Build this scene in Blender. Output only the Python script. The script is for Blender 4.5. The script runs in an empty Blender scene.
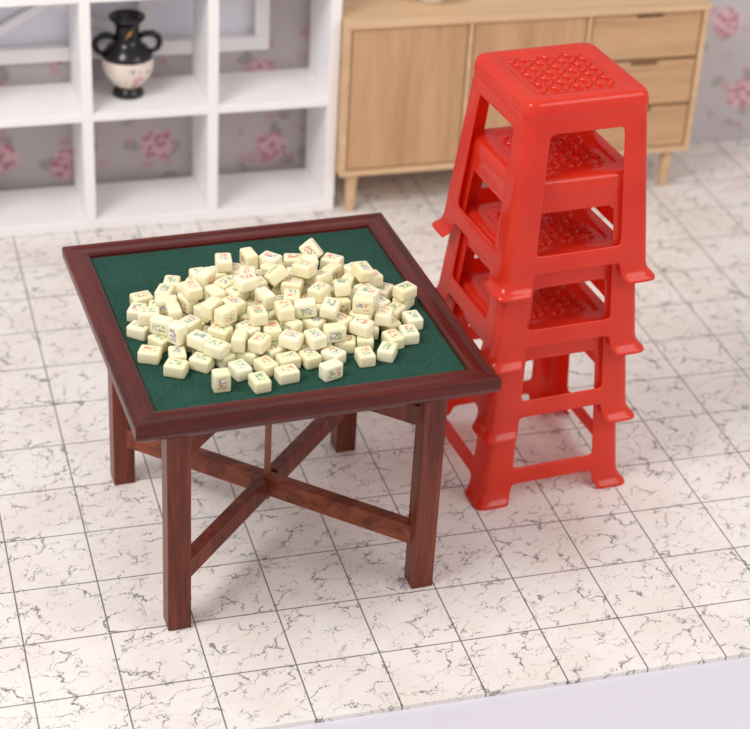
import bpy, bmesh, math, random
from mathutils import Vector, Matrix
random.seed(11)
scene=bpy.context.scene
PHI=-0.0514
# ------------------------------------------------------------------ materials
def newmat(name):
    m=bpy.data.materials.new(name); m.use_nodes=True
    nt=m.node_tree; b=nt.nodes['Principled BSDF']
    return m,nt,b
def N(nt,t,**kw):
    n=nt.nodes.new(t)
    for k,v in kw.items():
        if k.startswith('i_'):
            key=k[2:]; key=int(key) if key.isdigit() else key
            n.inputs[key].default_value=v
        else: setattr(n,k,v)
    return n
def L(nt,a,b): nt.links.new(a,b)
def math_(nt,op,a,b=None,c=None,clamp=False):
    n=nt.nodes.new('ShaderNodeMath'); n.operation=op; n.use_clamp=clamp
    for i,v in enumerate((a,b,c)):
        if v is None: continue
        if isinstance(v,(int,float)): n.inputs[i].default_value=v
        else: nt.links.new(v,n.inputs[i])
    return n.outputs[0]
def mixc(nt,f,a,b):
    n=nt.nodes.new('ShaderNodeMix'); n.data_type='RGBA'
    if isinstance(f,(int,float)): n.inputs[0].default_value=f
    else: nt.links.new(f,n.inputs[0])
    for i,v in ((6,a),(7,b)):
        if isinstance(v,tuple): n.inputs[i].default_value=(*v,1) if len(v)==3 else v
        else: nt.links.new(v,n.inputs[i])
    return n.outputs[2]
def sstep(nt,v,a,b,lo=0.,hi=1.):
    n=nt.nodes.new('ShaderNodeMapRange'); n.interpolation_type='SMOOTHSTEP'
    nt.links.new(v,n.inputs[0])
    for i,x in zip((1,2,3,4),(a,b,lo,hi)): n.inputs[i].default_value=x
    return n.outputs[0]
def lin(r,g,b):
    f=lambda c:(c/255/12.92 if c/255<=.04045 else ((c/255+.055)/1.055)**2.4)
    return (f(r),f(g),f(b))
def simple(name,rgb,rough=.5,metal=0,coat=0,spec=.5):
    m,nt,b=newmat(name)
    b.inputs['Base Color'].default_value=(*lin(*rgb),1); b.inputs['Roughness'].default_value=rough
    b.inputs['Metallic'].default_value=metal; b.inputs['Coat Weight'].default_value=coat
    b.inputs['Specular IOR Level'].default_value=spec
    n=N(nt,'ShaderNodeTexNoise',i_Scale=40.); 
    c=N(nt,'ShaderNodeTexCoord'); L(nt,c.outputs['Object'],n.inputs['Vector'])
    r=sstep(nt,n.outputs[0],.3,.7,max(rough-.04,0),rough+.04); L(nt,r,b.inputs['Roughness'])
    return m
def wood(name,c1,c2,rough=.35,axis='X',scale=1.,coat=0.,grain=18.,spec=.5):
    m,nt,b=newmat(name)
    tc=N(nt,'ShaderNodeTexCoord'); mp=N(nt,'ShaderNodeMapping')
    s={'X':(1.2,grain,grain),'Y':(grain,1.2,grain),'Z':(grain,grain,1.2)}[axis]
    mp.inputs['Scale'].default_value=tuple(v*scale for v in s)
    L(nt,tc.outputs['Object'],mp.inputs[0])
    n=N(nt,'ShaderNodeTexNoise',i_Scale=1.,i_Detail=6.,i_Roughness=.6,i_Distortion=.6); L(nt,mp.outputs[0],n.inputs['Vector'])
    n2=N(nt,'ShaderNodeTexNoise',i_Scale=7.,i_Detail=4.); L(nt,mp.outputs[0],n2.inputs['Vector'])
    f=math_(nt,'ADD',math_(nt,'MULTIPLY',n.outputs[0],.75),math_(nt,'MULTIPLY',n2.outputs[0],.25))
    L(nt,mixc(nt,sstep(nt,f,.36,.64),lin(*c1),lin(*c2)),b.inputs['Base Color'])
    b.inputs['Roughness'].default_value=rough; b.inputs['Coat Weight'].default_value=coat; b.inputs['Coat Roughness'].default_value=.25
    b.inputs['Specular IOR Level'].default_value=spec
    bp=N(nt,'ShaderNodeBump',i_Strength=.12,i_Distance=.003); L(nt,f,bp.inputs['Height']); L(nt,bp.outputs[0],b.inputs['Normal'])
    return m
def mat_floor():
    m,nt,b=newmat('marble_tile_floor')
    tc=N(nt,'ShaderNodeTexCoord'); sp=N(nt,'ShaderNodeSeparateXYZ'); L(nt,tc.outputs['Object'],sp.inputs[0])
    P=.21
    def line(o,off):
        f=math_(nt,'FRACT',math_(nt,'DIVIDE',math_(nt,'SUBTRACT',o,off-100*P),P))
        d=math_(nt,'MULTIPLY',math_(nt,'MINIMUM',f,math_(nt,'SUBTRACT',1.,f)),P)
        return sstep(nt,d,.0010,.0026,1,0)
    g=math_(nt,'MAXIMUM',line(sp.outputs[0],-.47),line(sp.outputs[1],.288))
    dn=N(nt,'ShaderNodeTexNoise',i_Scale=19.,i_Detail=4.,i_Roughness=.65); L(nt,tc.outputs['Object'],dn.inputs['Vector'])
    va=N(nt,'ShaderNodeVectorMath',operation='MULTIPLY_ADD'); L(nt,dn.outputs['Color'],va.inputs[0]); va.inputs[1].default_value=(.10,.10,.10); L(nt,tc.outputs['Object'],va.inputs[2])
    vr=N(nt,'ShaderNodeVectorRotate',rotation_type='Z_AXIS'); vr.inputs['Angle'].default_value=-.55; L(nt,va.outputs[0],vr.inputs['Vector'])
    mp=N(nt,'ShaderNodeMapping'); mp.inputs['Scale'].default_value=(1,2.1,1); L(nt,vr.outputs[0],mp.inputs[0])
    def vein(scale,w,seed,lo,hi):
        ad=N(nt,'ShaderNodeVectorMath',operation='ADD'); ad.inputs[1].default_value=(seed,seed*.7,0); L(nt,mp.outputs[0],ad.inputs[0])
        n=N(nt,'ShaderNodeTexVoronoi',voronoi_dimensions='2D',feature='DISTANCE_TO_EDGE',i_Scale=scale); L(nt,ad.outputs[0],n.inputs['Vector'])
        k=N(nt,'ShaderNodeTexNoise',i_Scale=scale*1.7,i_Detail=3.,noise_dimensions='4D'); k.inputs['W'].default_value=seed+5
        L(nt,tc.outputs['Object'],k.inputs['Vector'])
        wv=math_(nt,'MULTIPLY',sstep(nt,k.outputs[0],lo,hi),w)
        return math_(nt,'MULTIPLY',sstep(nt,math_(nt,'SUBTRACT',n.outputs['Distance'],wv),-.013,.013,1,0),sstep(nt,k.outputs[0],lo-.02,lo+.05))
    v1=vein(8.5,.038,1.3,.42,.66); v2=vein(16.,.040,8.1,.47,.68)
    v=math_(nt,'MAXIMUM',v1,math_(nt,'MULTIPLY',v2,.85))
    cl=N(nt,'ShaderNodeTexNoise',i_Scale=4.5,i_Detail=3.); L(nt,tc.outputs['Object'],cl.inputs['Vector'])
    base=mixc(nt,sstep(nt,cl.outputs[0],.35,.65),lin(232,223,217),lin(239,232,228))
    c=mixc(nt,math_(nt,'MULTIPLY',v,.76),base,lin(92,86,85))
    c=mixc(nt,math_(nt,'MULTIPLY',g,.9),c,lin(84,78,76))
    L(nt,c,b.inputs['Base Color']); b.inputs['Roughness'].default_value=.38
    return m
def mat_wallpaper(name='rose_wallpaper',base=(194,186,188),sc=1.):
    m,nt,b=newmat(name)
    tc=N(nt,'ShaderNodeTexCoord'); sp=N(nt,'ShaderNodeSeparateXYZ'); L(nt,tc.outputs['Object'],sp.inputs[0])
    cb=N(nt,'ShaderNodeCombineXYZ'); L(nt,sp.outputs[0],cb.inputs[0]); L(nt,sp.outputs[2],cb.inputs[1])
    n=N(nt,'ShaderNodeTexNoise',i_Scale=16.*sc,i_Detail=3.); L(nt,cb.outputs[0],n.inputs['Vector'])
    va=N(nt,'ShaderNodeVectorMath',operation='MULTIPLY_ADD'); L(nt,n.outputs['Color'],va.inputs[0]); va.inputs[1].default_value=(.07/sc,)*3; L(nt,cb.outputs[0],va.inputs[2])
    def blob(scale,seed,r0,r1):
        mp=N(nt,'ShaderNodeMapping'); mp.inputs['Location'].default_value=(seed,seed*1.7,0); L(nt,va.outputs[0],mp.inputs[0])
        v=N(nt,'ShaderNodeTexVoronoi',voronoi_dimensions='2D',i_Scale=scale*sc); v.inputs['Randomness'].default_value=.75; L(nt,mp.outputs[0],v.inputs['Vector'])
        return sstep(nt,v.outputs['Distance'],r0,r1,1,0),v.outputs['Distance'],v.outputs['Color']
    leaf,ld,_=blob(7.5,.7,.16,.26); rose,rd,rc=blob(3.2,.33,.15,.23); bud,bd,_=blob(9.,2.1,.12,.2)
    near=blob(3.2,.33,.38,.5)[0]
    rip=N(nt,'ShaderNodeTexVoronoi',voronoi_dimensions='2D',i_Scale=34.*sc); L(nt,va.outputs[0],rip.inputs['Vector'])
    pet=mixc(nt,sstep(nt,rip.outputs['Distance'],.15,.6),lin(186,104,126),lin(226,182,192))
    c=mixc(nt,math_(nt,'MULTIPLY',leaf,math_(nt,'MULTIPLY',near,.75)),lin(*base),lin(148,148,138))
    c=mixc(nt,math_(nt,'MULTIPLY',bud,math_(nt,'MULTIPLY',near,.6)),c,lin(200,146,160))
    c=mixc(nt,math_(nt,'MULTIPLY',rose,.8),c,pet)
    L(nt,c,b.inputs['Base Color']); b.inputs['Roughness'].default_value=.7
    return m
def mat_felt():
    m,nt,b=newmat('green_felt')
    tc=N(nt,'ShaderNodeTexCoord'); n=N(nt,'ShaderNodeTexNoise',i_Scale=210.,i_Detail=4.,i_Roughness=.7); L(nt,tc.outputs['Object'],n.inputs['Vector'])
    n2=N(nt,'ShaderNodeTexNoise',i_Scale=9.,i_Detail=3.); L(nt,tc.outputs['Object'],n2.inputs['Vector'])
    f=math_(nt,'ADD',math_(nt,'MULTIPLY',n.outputs[0],.85),math_(nt,'MULTIPLY',n2.outputs[0],.15))
    L(nt,mixc(nt,sstep(nt,f,.36,.64),lin(14,50,42),lin(34,82,68)),b.inputs['Base Color'])
    b.inputs['Roughness'].default_value=.9; b.inputs['Sheen Weight'].default_value=.06; b.inputs['Specular IOR Level'].default_value=.2
    bp=N(nt,'ShaderNodeBump',i_Strength=.45,i_Distance=.003); L(nt,n.outputs[0],bp.inputs['Height']); L(nt,bp.outputs[0],b.inputs['Normal'])
    return m
def mat_red():
    m,nt,b=newmat('red_plastic')
    tc=N(nt,'ShaderNodeTexCoord'); n=N(nt,'ShaderNodeTexNoise',i_Scale=7.,i_Detail=2.); L(nt,tc.outputs['Object'],n.inputs['Vector'])
    L(nt,mixc(nt,sstep(nt,n.outputs[0],.3,.7),lin(224,60,38),lin(232,72,48)),b.inputs['Base Color'])
    b.inputs['Roughness'].default_value=.17
    b.inputs['Specular IOR Level'].default_value=.6
    tr=N(nt,'ShaderNodeBsdfTranslucent'); tr.inputs[0].default_value=(*lin(255,98,64),1)
    ms=N(nt,'ShaderNodeMixShader'); ms.inputs[0].default_value=.45
    out=nt.nodes['Material Output']; L(nt,b.outputs[0],ms.inputs[1]); L(nt,tr.outputs[0],ms.inputs[2]); L(nt,ms.outputs[0],out.inputs[0])
    return m
def mat_tile():
    m,nt,b=newmat('cream_tile')
    uv=N(nt,'ShaderNodeUVMap'); uv.uv_map='face'
    at=N(nt,'ShaderNodeAttribute'); at.attribute_name='rnd'
    sp=N(nt,'ShaderNodeSeparateXYZ'); L(nt,uv.outputs[0],sp.inputs[0])
    cx=math_(nt,'ABSOLUTE',math_(nt,'SUBTRACT',sp.outputs[0],.5)); cy=math_(nt,'ABSOLUTE',math_(nt,'SUBTRACT',sp.outputs[1],.5))
    mask=math_(nt,'MULTIPLY',sstep(nt,cx,.20,.29,1,0),sstep(nt,cy,.26,.35,1,0))
    cb=N(nt,'ShaderNodeCombineXYZ'); L(nt,sp.outputs[0],cb.inputs[0]); L(nt,sp.outputs[1],cb.inputs[1])
    off=N(nt,'ShaderNodeVectorMath',operation='MULTIPLY_ADD'); L(nt,at.outputs['Color'],off.inputs[0]); off.inputs[1].default_value=(37,53,71); L(nt,cb.outputs[0],off.inputs[2])
    n=N(nt,'ShaderNodeTexNoise',i_Scale=4.2,i_Detail=1.); L(nt,off.outputs[0],n.inputs['Vector'])
    ink=math_(nt,'MULTIPLY',sstep(nt,math_(nt,'ABSOLUTE',math_(nt,'SUBTRACT',n.outputs[0],.5)),.04,.10,1,0),mask)
    sr=N(nt,'ShaderNodeSeparateColor'); L(nt,at.outputs['Color'],sr.inputs[0])
    ramp=N(nt,'ShaderNodeValToRGB'); ramp.color_ramp.interpolation='CONSTANT'
    e=ramp.color_ramp.elements; e[0].color=(*lin(205,66,56),1); e[1].position=.36; e[1].color=(*lin(46,138,98),1)
    q=ramp.color_ramp.elements.new(.74); q.color=(*lin(78,96,165),1)
    hue=math_(nt,'FRACT',math_(nt,'ADD',sr.outputs[0],math_(nt,'MULTIPLY',sstep(nt,sp.outputs[1],.49,.51),math_(nt,'MULTIPLY',sr.outputs[1],.6))))
    L(nt,hue,ramp.inputs[0])
    base=mixc(nt,sr.outputs[2],lin(236,226,186),lin(243,236,206))
    L(nt,mixc(nt,math_(nt,'MULTIPLY',ink,.68),base,ramp.outputs[0]),b.inputs['Base Color'])
    b.inputs['Roughness'].default_value=.35
    b.inputs['Subsurface Weight'].default_value=.3; b.inputs['Subsurface Radius'].default_value=(.012,.009,.005); b.inputs['Subsurface Scale'].default_value=1.
    return m
M_floor=mat_floor(); M_wall=mat_wallpaper(); M_felt=mat_felt(); M_red=mat_red(); M_tile=mat_tile()
M_white=simple('white_lacquer',(248,245,246),.45)
M_frame=wood('mahogany_rim',(62,12,8),(94,26,17),.3,'X',spec=.35)
M_frameY=wood('mahogany_rim_side',(62,12,8),(94,26,17),.3,'Y',spec=.35)
M_leg=wood('mahogany_leg',(86,32,19),(126,58,38),.36,'Z',1.4,spec=.35)
M_beam=wood('mahogany_brace',(100,42,24),(150,76,50),.38,'X',1.4,spec=.35)
M_under=wood('mahogany_under',(60,20,14),(84,32,22),.5,'X',spec=.3)
M_brass=simple('wood_dowel',(140,86,54),.4)
M_oakV=wood('oak_door',(184,142,102),(204,164,123),.5,'Z',.7,grain=14)
M_oakH=wood('oak_drawer',(182,140,102),(204,164,123),.5,'X',.7,grain=14)
M_oakF=wood('oak_frame',(206,168,128),(222,188,150),.5,'X',.8)
M_gap=simple('shadow_gap_wood',(110,78,50),.7)
M_black=simple('black_glaze',(18,17,19),.2)
M_gold=simple('gold_band',(190,150,80),.3,metal=.8)
M_vflor=mat_wallpaper('vase_floral_glaze',(232,220,208),3.2)
M_vflor.node_tree.nodes['Principled BSDF'].inputs['Roughness'].default_value=.2
M_base=simple('backdrop_board',(214,210,219),.5)
M_pane=simple('window_pane',(238,241,250),.2)
M_cer=simple('white_ceramic',(245,244,243),.2,coat=.3)
# ------------------------------------------------------------------ mesh helpers
class B:
    def __init__(s): s.bm=bmesh.new(); s.mats=[]
    def mi(s,m):
        if m not in s.mats: s.mats.append(m)
        return s.mats.index(m)
    def box(s,lo,hi,mat,mtx=None):
        x0,y0,z0=lo;x1,y1,z1=hi
        c=[(x0,y0,z0),(x1,y0,z0),(x1,y1,z0),(x0,y1,z0),(x0,y0,z1),(x1,y0,z1),(x1,y1,z1),(x0,y1,z1)]
        v=[s.bm.verts.new((mtx@Vector(p)) if mtx else p) for p in c]
        for f in [(0,3,2,1),(4,5,6,7),(0,1,5,4),(1,2,6,5),(2,3,7,6),(3,0,4,7)]:
            s.bm.faces.new([v[i] for i in f]).material_index=s.mi(mat)
    def lathe(s,prof,mats,c=(0,0,0),n=32,smooth=True):
        rings=[]
        for r,z in prof:
            if r<1e-6: rings.append([s.bm.verts.new((c[0],c[1],c[2]+z))]*n)
            else: rings.append([s.bm.verts.new((c[0]+r*math.cos(2*math.pi*i/n),c[1]+r*math.sin(2*math.pi*i/n),c[2]+z)) for i in range(n)])
        for k in range(len(rings)-1):
            a,b=rings[k],rings[k+1]; mt=mats[k] if isinstance(mats,list) else mats
            for i in range(n):
                j=(i+1)%n; vs=[]
                for v in (a[i],a[j],b[j],b[i]):
                    if v not in vs: vs.append(v)
                if len(vs)>2:
                    f=s.bm.faces.new(vs); f.material_index=s.mi(mt); f.smooth=smooth
    def tube(s,pts,r,mat,n=10,rr=None):
        pts=[Vector(p) for p in pts]; rings=[]
        for i,p in enumerate(pts):
            t=(pts[min(i+1,len(pts)-1)]-pts[max(i-1,0)]).normalized()
            a=Vector((0,1,0)) if abs(t.y)<.9 else Vector((1,0,0))
            u=t.cross(a).normalized(); w=t.cross(u).normalized(); q=rr[i] if rr else r
            rings.append([s.bm.verts.new(p+q*(math.cos(2*math.pi*k/n)*u+math.sin(2*math.pi*k/n)*w)) for k in range(n)])
        for a,b in zip(rings,rings[1:]):
            for k in range(n):
                f=s.bm.faces.new((a[k],a[(k+1)%n],b[(k+1)%n],b[k])); f.material_index=s.mi(mat); f.smooth=True
        for rg in (rings[0],rings[-1]): s.bm.faces.new(rg).material_index=s.mi(mat)
    def obj(s,name,loc=(0,0,0),rz=0,bevel=0,seg=2,recalc=True):
        if recalc: bmesh.ops.recalc_face_normals(s.bm,faces=s.bm.faces[:])
        me=bpy.data.meshes.new(name); s.bm.to_mesh(me); s.bm.free()
        for m in s.mats: me.materials.append(m)
        o=bpy.data.objects.new(name,me); o.location=loc; o.rotation_euler=(0,0,rz); scene.collection.objects.link(o)
        if bevel:
            md=o.modifiers.new('bevel','BEVEL'); md.width=bevel; md.segments=seg; md.limit_method='ANGLE'; md.angle_limit=.7
        return o
# ------------------------------------------------------------------ room (room frame rotated by PHI)
b=B(); b.box((-3,-.748,-.012),(4.2,2.075,0),M_floor); b.obj('floor',rz=PHI)
b=B(); b.box((-5,-4,-.06),(6,3.2,-.0122),M_base); b.obj('ground',rz=PHI)
b=B()
WU0,WU1,WZ0,WZ1=-1.25,.47,.50,1.5
b.box((-3,2.075,-.012),(WU0,2.11,2.2),M_wall); b.box((WU1,2.075,-.012),(4.2,2.11,2.2),M_wall)
b.box((WU0,2.075,-.012),(WU1,2.11,WZ0),M_wall); b.box((WU0,2.075,WZ1),(WU1,2.11,2.2),M_wall)
b.obj('wall_back',rz=PHI)
b=B()
fw=.05
b.box((WU0,2.05,WZ0),(WU1,2.10,WZ0+fw),M_white); b.box((WU0,2.05,WZ1-fw),(WU1,2.10,WZ1),M_white)
b.box((WU0,2.051,WZ0+fw),(WU0+fw,2.10,WZ1-fw),M_white); b.box((WU1-fw,2.051,WZ0+fw),(WU1,2.10,WZ1-fw),M_white)
b.box((.015,2.052,WZ0+fw),(.055,2.10,WZ1-fw),M_white); b.box((-.60,2.052,WZ0+fw),(-.56,2.10,WZ1-fw),M_white)
b.box((WU0+fw,2.095,WZ0+fw),(WU1-fw,2.10,WZ1-fw),M_pane)
def bar(p,q,w,y0,y1):
    p=Vector((p[0],0,p[1]));q=Vector((q[0],0,q[1])); d=q-p; a=math.atan2(d.z,d.x)
    mt=Matrix.Translation((p.x,0,p.z))@Matrix.Rotation(-a,4,'Y')
    b.box((0,y0,-w/2),(d.length,y1,w/2),M_white,mt)
for p,q in [((-.55,.56),(0.0,.86)),((-.55,.86),(0.0,.56)),((-.55,.86),(0,1.16)),((-.55,1.16),(0,.86)),((-1.19,.56),(-.61,.86)),((-1.19,.86),(-.61,.56))]:
    bar(p,q,.028,2.062,2.09)
b.obj('window_1',rz=PHI,bevel=.003)
# ------------------------------------------------------------------ shelf
b=B(); th=.036
us=[-1.045,-.625,-.205,.215,.630]; zs=[.0175,.412,.825,1.238]
for u in us: b.box((u-th/2,1.77,0),(u+th/2,2.045,1.257),M_white)
for z in zs:
    t=.0175 if z<.1 else .0135
    for a,c in zip(us,us[1:]): b.box((a+th/2-.001,1.7705,z-t),(c-th/2+.001,2.045,z+t),M_white)
b.obj('cube_shelf',rz=PHI,bevel=.002)
# ------------------------------------------------------------------ vase
b=B()
pr=[(0,0),(.046,0),(.052,.006),(.050,.016),(.040,.026),(.038,.032),(.046,.040),(.066,.060),(.080,.085),(.085,.110),(.083,.134),(.078,.148),(.066,.164),(.052,.176),(.043,.188),(.039,.204),(.038,.228),(.041,.244),(.052,.256),(.059,.264),(.058,.270),(.046,.272),(.034,.262),(.028,.20),(0,.19)]
ms=[]
for k in range(len(pr)-1):
    z=(pr[k][1]+pr[k+1][1])/2
    if k<20 and .040<z<.136: ms.append(M_vflor)
    elif .030<z<=.040 : ms.append(M_gold)
    else: ms.append(M_black)
b.lathe(pr,ms,n=40)
for sx in (-1,1):
    pts=[(sx*.036,0,.196),(sx*.058,0,.206),(sx*.082,0,.206),(sx*.100,0,.194),(sx*.106,0,.176),(sx*.100,0,.158),(sx*.088,0,.148),(sx*.074,0,.148)]
    b.tube(pts,.008,M_black,rr=[.010,.011,.011,.011,.011,.010,.009,.008])
b.tube([(-.012,-.035,.20),(-.002,-.041,.218),(.010,-.037,.232)],.005,M_gold)
c,s=math.cos(PHI),math.sin(PHI)
def RW(u,v,z=0): return (u*c-v*s,u*s+v*c,z)
o=b.obj('flower_vase',loc=RW(-.047,1.915,.4257),rz=PHI); o.scale=(1.03,1.03,1.04)
# ------------------------------------------------------------------ sideboard
b=B()
U0,U1,V0,V1,Z0,Z1=.652,1.968,1.72,2.05,.150,.712
t=.02
b.box((U0,V0-.004,Z1-t),(U1+.004,V1,Z1),M_oakF)
b.box((U0,V0,Z0),(U1,V1,Z0+t),M_oakF)
b.box((U0,V0,Z0+t),(U0+t,V1,Z1-t),M_oakF); b.box((U1-t,V0,Z0+t),(U1,V1,Z1-t),M_oakF)
b.box((U0+t,V0+.03,Z0+t),(U1-t,V1,Z1-t),M_gap)
d1,d2=1.094,1.525
for x in (d1,d2): b.box((x-.008,V0+.004,Z0+t),(x+.008,V0+.032,Z1-t),M_oakF)
g=.005
b.box((U0+t+g,V0+.006,Z0+t+g),(d1-.008-g,V0+.03,Z1-t-g),M_oakV)
b.box((d1+.008+g,V0+.006,Z0+t+g),(d2-.008-g,V0+.03,Z1-t-g),M_oakV)
zz=[Z0+t,.338,.515,Z1-t]
for k,(a,e) in enumerate(zip(zz,zz[1:])):
    b.box((d2+.008+g,V0+.006,a+g),(U1-t-g,V0+.03,e-g*1.2),M_oakH)
    mid=(d2+U1)/2
    b.box((mid-.05,V0+.003,e-g*1.2-.012),(mid+.05,V0+.0065,e-g*1.2),M_gap)  # shadow line of the finger-pull, painted as a dark strip on the drawer front
for x in (.705,1.30,1.90):
    for y in (1.76,2.0):
        b.lathe([(0,0),(.014,0),(.016,.01),(.024,.150),(0,.1505)],M_oakF,c=(x,y,0),n=20)
b.obj('sideboard',rz=PHI,bevel=.0025)
b=B()
b.lathe([(0,0),(.045,0),(.050,.004),(.052,.012),(.085,.035),(.105,.06),(.108,.064),(.104,.066),(.08,.042),(.045,.018),(0,.014)],M_cer,n=40)
b.obj('ceramic_bowl',loc=RW(1.0,1.905,.7122),rz=PHI)
# ------------------------------------------------------------------ mahjong table
H=.679; hf=.44
b=B()
prof=[(.062,-.066),(.040,-.064),(.026,-.060),(.016,-.050),(.005,-.042),(0,-.032),(0,-.010),(.003,-.003),(.010,0),(.020,-.0005),(.024,-.003),(.030,-.0035),(.052,-.0015),(.058,-.003),(.061,-.007),(.062,-.014),(.062,-.060)]
sg=[(-1,-1),(1,-1),(1,1),(-1,1)]
for k in range(4):
    a=sg[k];e=sg[(k+1)%4]; mt=M_frame if k%2==0 else M_frameY
    ra=[b.bm.verts.new((a[0]*(hf-r),a[1]*(hf-r),H+z)) for r,z in prof]
    rb=[b.bm.verts.new((e[0]*(hf-r),e[1]*(hf-r),H+z)) for r,z in prof]
    n=len(prof)
    for i in range(n):
        j=(i+1)%n; f=b.bm.faces.new((ra[i],rb[i],rb[j],ra[j])); f.material_index=b.mi(mt)
b.box((-.381,-.381,H-.050),(.381,.381,H-.018),M_under)
b.box((-.3785,-.3785,H-.0179),(.3785,.3785,H-.013),M_felt)
A=.3474;w=.058
for sgn in (-1,1):
    b.box((-.30,sgn*.32-.012,H-.075),(.30,sgn*.32+.012,H-.050),M_under)
    b.box((sgn*.32-.012,-.30,H-.075),(sgn*.32+.012,.30,H-.050),M_under)
for sx in (-1,1):
    for sy in (-1,1):
        x0,x1=sorted((sx*A,sx*(A-w))); y0,y1=sorted((sy*A,sy*(A-w)))
        b.box((x0,y0,0),(x1,y1,H-.05),M_leg)
def beam(p,q,w2,z0,z1,mat):
    d=Vector(q)-Vector(p); a=math.atan2(d.y,d.x)
    mt=Matrix.Translation((p[0],p[1],0))@Matrix.Rotation(a,4,'Z')
    b.box((0,-w2/2,z0),(d.length,w2/2,z1),mat,mt)
q=A-w+.012
beam((-q,q),(q,-q),.032,.120,.178,M_beam)
beam((-q,-q),(-.018,-.018),.032,.120,.178,M_leg); beam((.018,.018),(q,q),.032,.120,.178,M_leg)
beam((-q,q),(q,-q),.030,.480,.538,M_leg); beam((-q,-q),(q,q),.030,.481,.539,M_leg)
b.lathe([(0,.10),(.009,.10),(.009,.62),(0,.62)],M_brass,n=14)
b.obj('mahjong_table',bevel=.003)
# ------------------------------------------------------------------ stools
def stool_mesh():
    b=B(); bm=b.bm; mi=b.mi(M_red)
    def half(z): 
        return .2135-(.2135-.172)*(z/.47)
    lv=[(0,half(0)+.018),(.008,half(0)+.018),(.016,half(.016)+.010),(.028,half(.028)+.001),(.055,half(.055)),(.062,half(.062)),(.098,half(.098)),(.106,half(.106)),
        (.125,half(.125)),(.20,half(.20)),(.30,half(.30)),(.405,half(.405)),(.430,half(.430)),(.444,half(.444)),(.474,half(.474)),(.478,half(.478)+.003),(.494,half(.494)+.003),(.509,.171),(.518,.165),(.521,.157)]
    fr=[-.82,-.58,-.50,-.28,0,.28,.50,.58,.82]
    def ring(h,z,r):
        pts=[];info=[]
        for k in range(4):
            a=k*math.pi/2; ca,sa=math.cos(a),math.sin(a)
            loc=[(-(h-r),-h)]+[(f*h if abs(f*h)<h-r-.001 else math.copysign(h-r-.001,f),-h) for f in fr]+[(h-r,-h)]
            tt=[-1]+fr+[1]
            for ang in (30,60):
                t=math.radians(ang); loc.append((h-r+r*math.sin(t),-h+r-r*math.cos(t))); tt.append(9)
            for (x,y),t in zip(loc,tt):
                pts.append(bm.verts.new((x*ca-y*sa,x*sa+y*ca,z))); info.append(t)
        return pts,info
    rings=[]
    for z,h in lv:
        p,info=ring(h,z,.025); rings.append(p)
    n=len(info)
    for k in range(len(lv)-1):
        zm=(lv[k][0]+lv[k+1][0])/2
        for i in range(n):
            j=(i+1)%n
            ti,tj=info[i],info[j]
            inside=(ti!=9 and tj!=9 and -.59<ti<.59 and -.59<tj<.59)
            if inside and (zm<.055 or .106<zm<.430): continue
            f=bm.faces.new((rings[k][i],rings[k][j],rings[k+1][j],rings[k+1][i])); f.smooth=True; f.material_index=mi
    last=rings[-1]
    for h,z,r in ((.134,.5215,.025),(.128,.5195,.025),(.122,.5165,.025),(.10,.5162,.02),(.05,.5162,.01)):
        p,_=ring(h,z,r)
        for i in range(n):
            j=(i+1)%n; f=bm.faces.new((last[i],last[j],p[j],p[i])); f.smooth=True
        last=p
    f=bm.faces.new(last); f.smooth=True
    loose=[v for v in bm.verts if not v.link_faces]
    bmesh.ops.delete(bm,geom=loose,context='VERTS')
    o=b.obj('shell_tmp',recalc=False)
    s=o.modifiers.new('s','SOLIDIFY'); s.thickness=.007; s.offset=-1
    ss=o.modifiers.new('ss','SUBSURF'); ss.levels=2; ss.render_levels=2
    dg=bpy.context.evaluated_depsgraph_get(); me=bpy.data.meshes.new_from_object(o.evaluated_get(dg))
    bpy.data.objects.remove(o)
    b2=B(); b2.mi(M_red); b2.bm.from_mesh(me)
    # embossed lattice: rows of small oval beads, alternately leaning
    G=7; st=.218/G
    for i in range(G):
        for j in range(G):
            cx=(-.109+st*(i+.5)); cy=(-.109+st*(j+.5))
            a=(.7 if (i+j)%2==0 else -.7)
            mt=Matrix.Translation((cx,cy,.5160))@Matrix.Rotation(a,4,'Z')@Matrix.Diagonal((.0160,.0078,.0085,1))
            bmesh.ops.create_uvsphere(b2.bm,u_segments=12,v_segments=8,radius=1,matrix=mt)
    o=b2.obj('tmp2',recalc=False); me=o.data; bpy.data.objects.remove(o)
    for p in me.polygons: p.use_smooth=True
    return me
sm=stool_mesh(); sm.name='plastic_stool'
for k in range(4):
    o=bpy.data.objects.new('plastic_stool',sm); o.location=(.798,.160,.2187*k); o.rotation_euler=(0,0,.036+[0,.012,-.01,.008][k]); scene.collection.objects.link(o)
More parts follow.
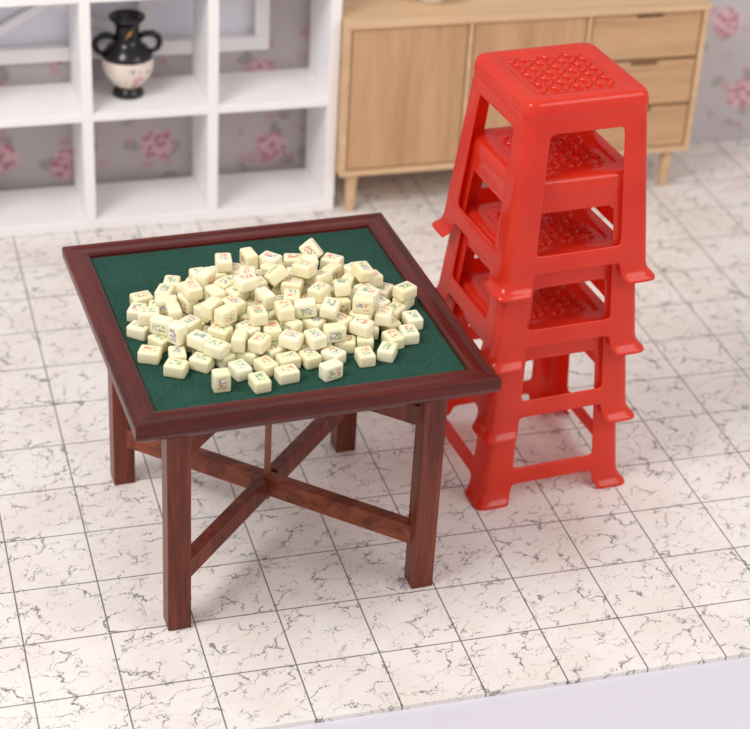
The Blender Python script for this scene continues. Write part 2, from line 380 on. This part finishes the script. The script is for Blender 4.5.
# ------------------------------------------------------------------ mahjong tiles : rigid-body settled pile, then baked into one mesh
TX,TY,TZ=.052,.041,.033
def tile_bm():
    bm=bmesh.new(); bmesh.ops.create_cube(bm,size=1)
    for v in bm.verts: v.co=Vector((v.co.x*TX,v.co.y*TY,v.co.z*TZ))
    bmesh.ops.bevel(bm,geom=bm.edges[:],offset=.006,segments=3,profile=.5,affect='EDGES')
    uvl=bm.loops.layers.uv.new('face')
    bm.normal_update()
    for f in bm.faces:
        f.smooth=True
        for l in f.loops:
            c=l.vert.co
            l[uvl].uv=(c.y/TY+.5,c.x/TX+.5) if abs(f.normal.z)>.7 else (3,3)
    me=bpy.data.meshes.new('tile'); bm.to_mesh(me); bm.free(); return me
tm=tile_bm()
FZ=H-.013
spots=[]
def layer(sx,sy,z,step,cx=.0,cy=-.03,ex=2.3):
    j=0;y=-sy
    while y<=sy:
        x=-sx+(step*.5 if j%2 else 0)
        while x<=sx:
            px=x+random.uniform(-.007,.007); py=y+random.uniform(-.007,.007)
            k=(abs(px)/sx)**ex+(abs(py)/sy)**ex
            if k<1+random.uniform(-.12,.06): spots.append((cx+px,cy+py,z+random.uniform(0,.012)))
            x+=step
        y+=step*.87; j+=1
layer(.340,.245,FZ+.028,.0575,-.008,-.058,2.8)
layer(.280,.190,FZ+.082,.057,-.006,-.052)
layer(.210,.130,FZ+.140,.057,-.005,-.04)
layer(.075,.045,FZ+.198,.057,-.01,-.03)
tiles=[]
for s_ in spots:
    o=bpy.data.objects.new('t',tm); o.location=s_
    flip=random.choice([0,math.pi,0,math.pi/2]) if s_[2]>FZ+.05 else random.choice([0,0,math.pi])
    o.rotation_euler=(flip+random.uniform(-.25,.25),random.uniform(-.25,.25),random.uniform(0,6.28))
    scene.collection.objects.link(o); tiles.append(o)
bpy.context.view_layer.update()
mats_final=[o.matrix_world.copy() for o in tiles]
try:
    bpy.ops.rigidbody.world_add()
    rw=scene.rigidbody_world
    rw.substeps_per_frame=15; rw.solver_iterations=20
    bb=B(); bb.box((-1,-1,-.15),(1,1,.15),M_felt); plane=bb.obj('col',loc=(0,0,FZ-.15))
    vl=bpy.context.view_layer
    def addrb(o,typ):
        for q in list(bpy.context.selected_objects): q.select_set(False)
        vl.objects.active=o
        o.select_set(True); bpy.ops.rigidbody.object_add(type=typ)
        o.rigid_body.collision_shape='BOX'; o.rigid_body.friction=1.0; o.rigid_body.restitution=0
        o.rigid_body.use_margin=True; o.rigid_body.collision_margin=.0008
    addrb(plane,'PASSIVE')
    for o in tiles: addrb(o,'ACTIVE'); o.rigid_body.mass=.05; o.rigid_body.linear_damping=.4; o.rigid_body.angular_damping=.5
    rw.point_cache.frame_start=1; rw.point_cache.frame_end=60
    for f in range(1,41): scene.frame_set(f)
    dg=bpy.context.evaluated_depsgraph_get()
    res=[o.evaluated_get(dg).matrix_world.copy() for o in tiles]
    ok=sum(1 for m in res if m.translation.z>FZ)
    bpy.ops.rigidbody.world_remove()
    bpy.data.objects.remove(plane)
    if ok>.7*len(res): mats_final=res
except Exception as ex:
    print('RB fail',ex)
scene.frame_set(1)
big=bmesh.new(); 
cl=big.loops.layers.float_color.new('rnd'); 
src=bmesh.new(); src.from_mesh(tm); suv=src.loops.layers.uv['face']; duv=big.loops.layers.uv.new('face')
cl=big.loops.layers.float_color['rnd']
src.verts.ensure_lookup_table()
for mtx in mats_final:
    p=mtx.translation
    if p.z<FZ-.01 or abs(p.x+.003)>.352 or p.y>.245 or p.y<-.335: continue
    vm=[big.verts.new(mtx@v.co) for v in src.verts]; col=(random.random(),random.random(),random.random(),1)
    for f in src.faces:
        nf=big.faces.new([vm[v.index] for v in f.verts]); nf.smooth=True
        for l,sl in zip(nf.loops,f.loops): l[duv].uv=sl[suv].uv; l[cl]=col
for o in tiles: bpy.data.objects.remove(o)
me=bpy.data.meshes.new('mahjong_tiles'); big.to_mesh(me); me.materials.append(M_tile)
o=bpy.data.objects.new('mahjong_tiles',me); scene.collection.objects.link(o)
# ------------------------------------------------------------------ lights
def area(name,loc,target,size,power,col=(1,1,1)):
    l=bpy.data.lights.new(name,'AREA'); l.shape='SQUARE'; l.size=size; l.energy=power; l.color=col
    o=bpy.data.objects.new(name,l); o.location=loc; o.rotation_euler=(Vector(target)-Vector(loc)).to_track_quat('-Z','Y').to_euler(); scene.collection.objects.link(o)
area('softbox_key',(-2.4,-.8,4.2),(.3,.5,.2),1.9,138,(1,.98,.95))
area('softbox_fill',(3.2,-2.6,3.2),(.5,.5,.3),2.2,55,(1,.965,.94))
w_=bpy.data.worlds.new('World'); scene.world=w_; w_.use_nodes=True
w_.node_tree.nodes['Background'].inputs[0].default_value=(1,.983,.97,1); w_.node_tree.nodes['Background'].inputs[1].default_value=.68
# ------------------------------------------------------------------ camera
yaw,pitch,roll=.3576,.5532,.0609
f=Vector((math.sin(yaw)*math.cos(pitch),math.cos(yaw)*math.cos(pitch),-math.sin(pitch)))
r=Vector((math.cos(yaw),-math.sin(yaw),0)); u=r.cross(f)
r2=math.cos(roll)*r+math.sin(roll)*u; u2=-math.sin(roll)*r+math.cos(roll)*u
cam=bpy.data.cameras.new('camera'); co=bpy.data.objects.new('camera',cam); scene.collection.objects.link(co)
m3=Matrix((r2,u2,-f)).transposed()
co.matrix_world=Matrix.Translation((-1.1545,-3.8458,3.0074))@m3.to_4x4()
cam.sensor_fit='HORIZONTAL'; cam.sensor_width=36; cam.lens=1868.1/750*36; cam.clip_end=50
cam.dof.use_dof=True; cam.dof.focus_distance=4.6; cam.dof.aperture_fstop=2.2
scene.camera=co
scene.view_settings.view_transform='Standard'
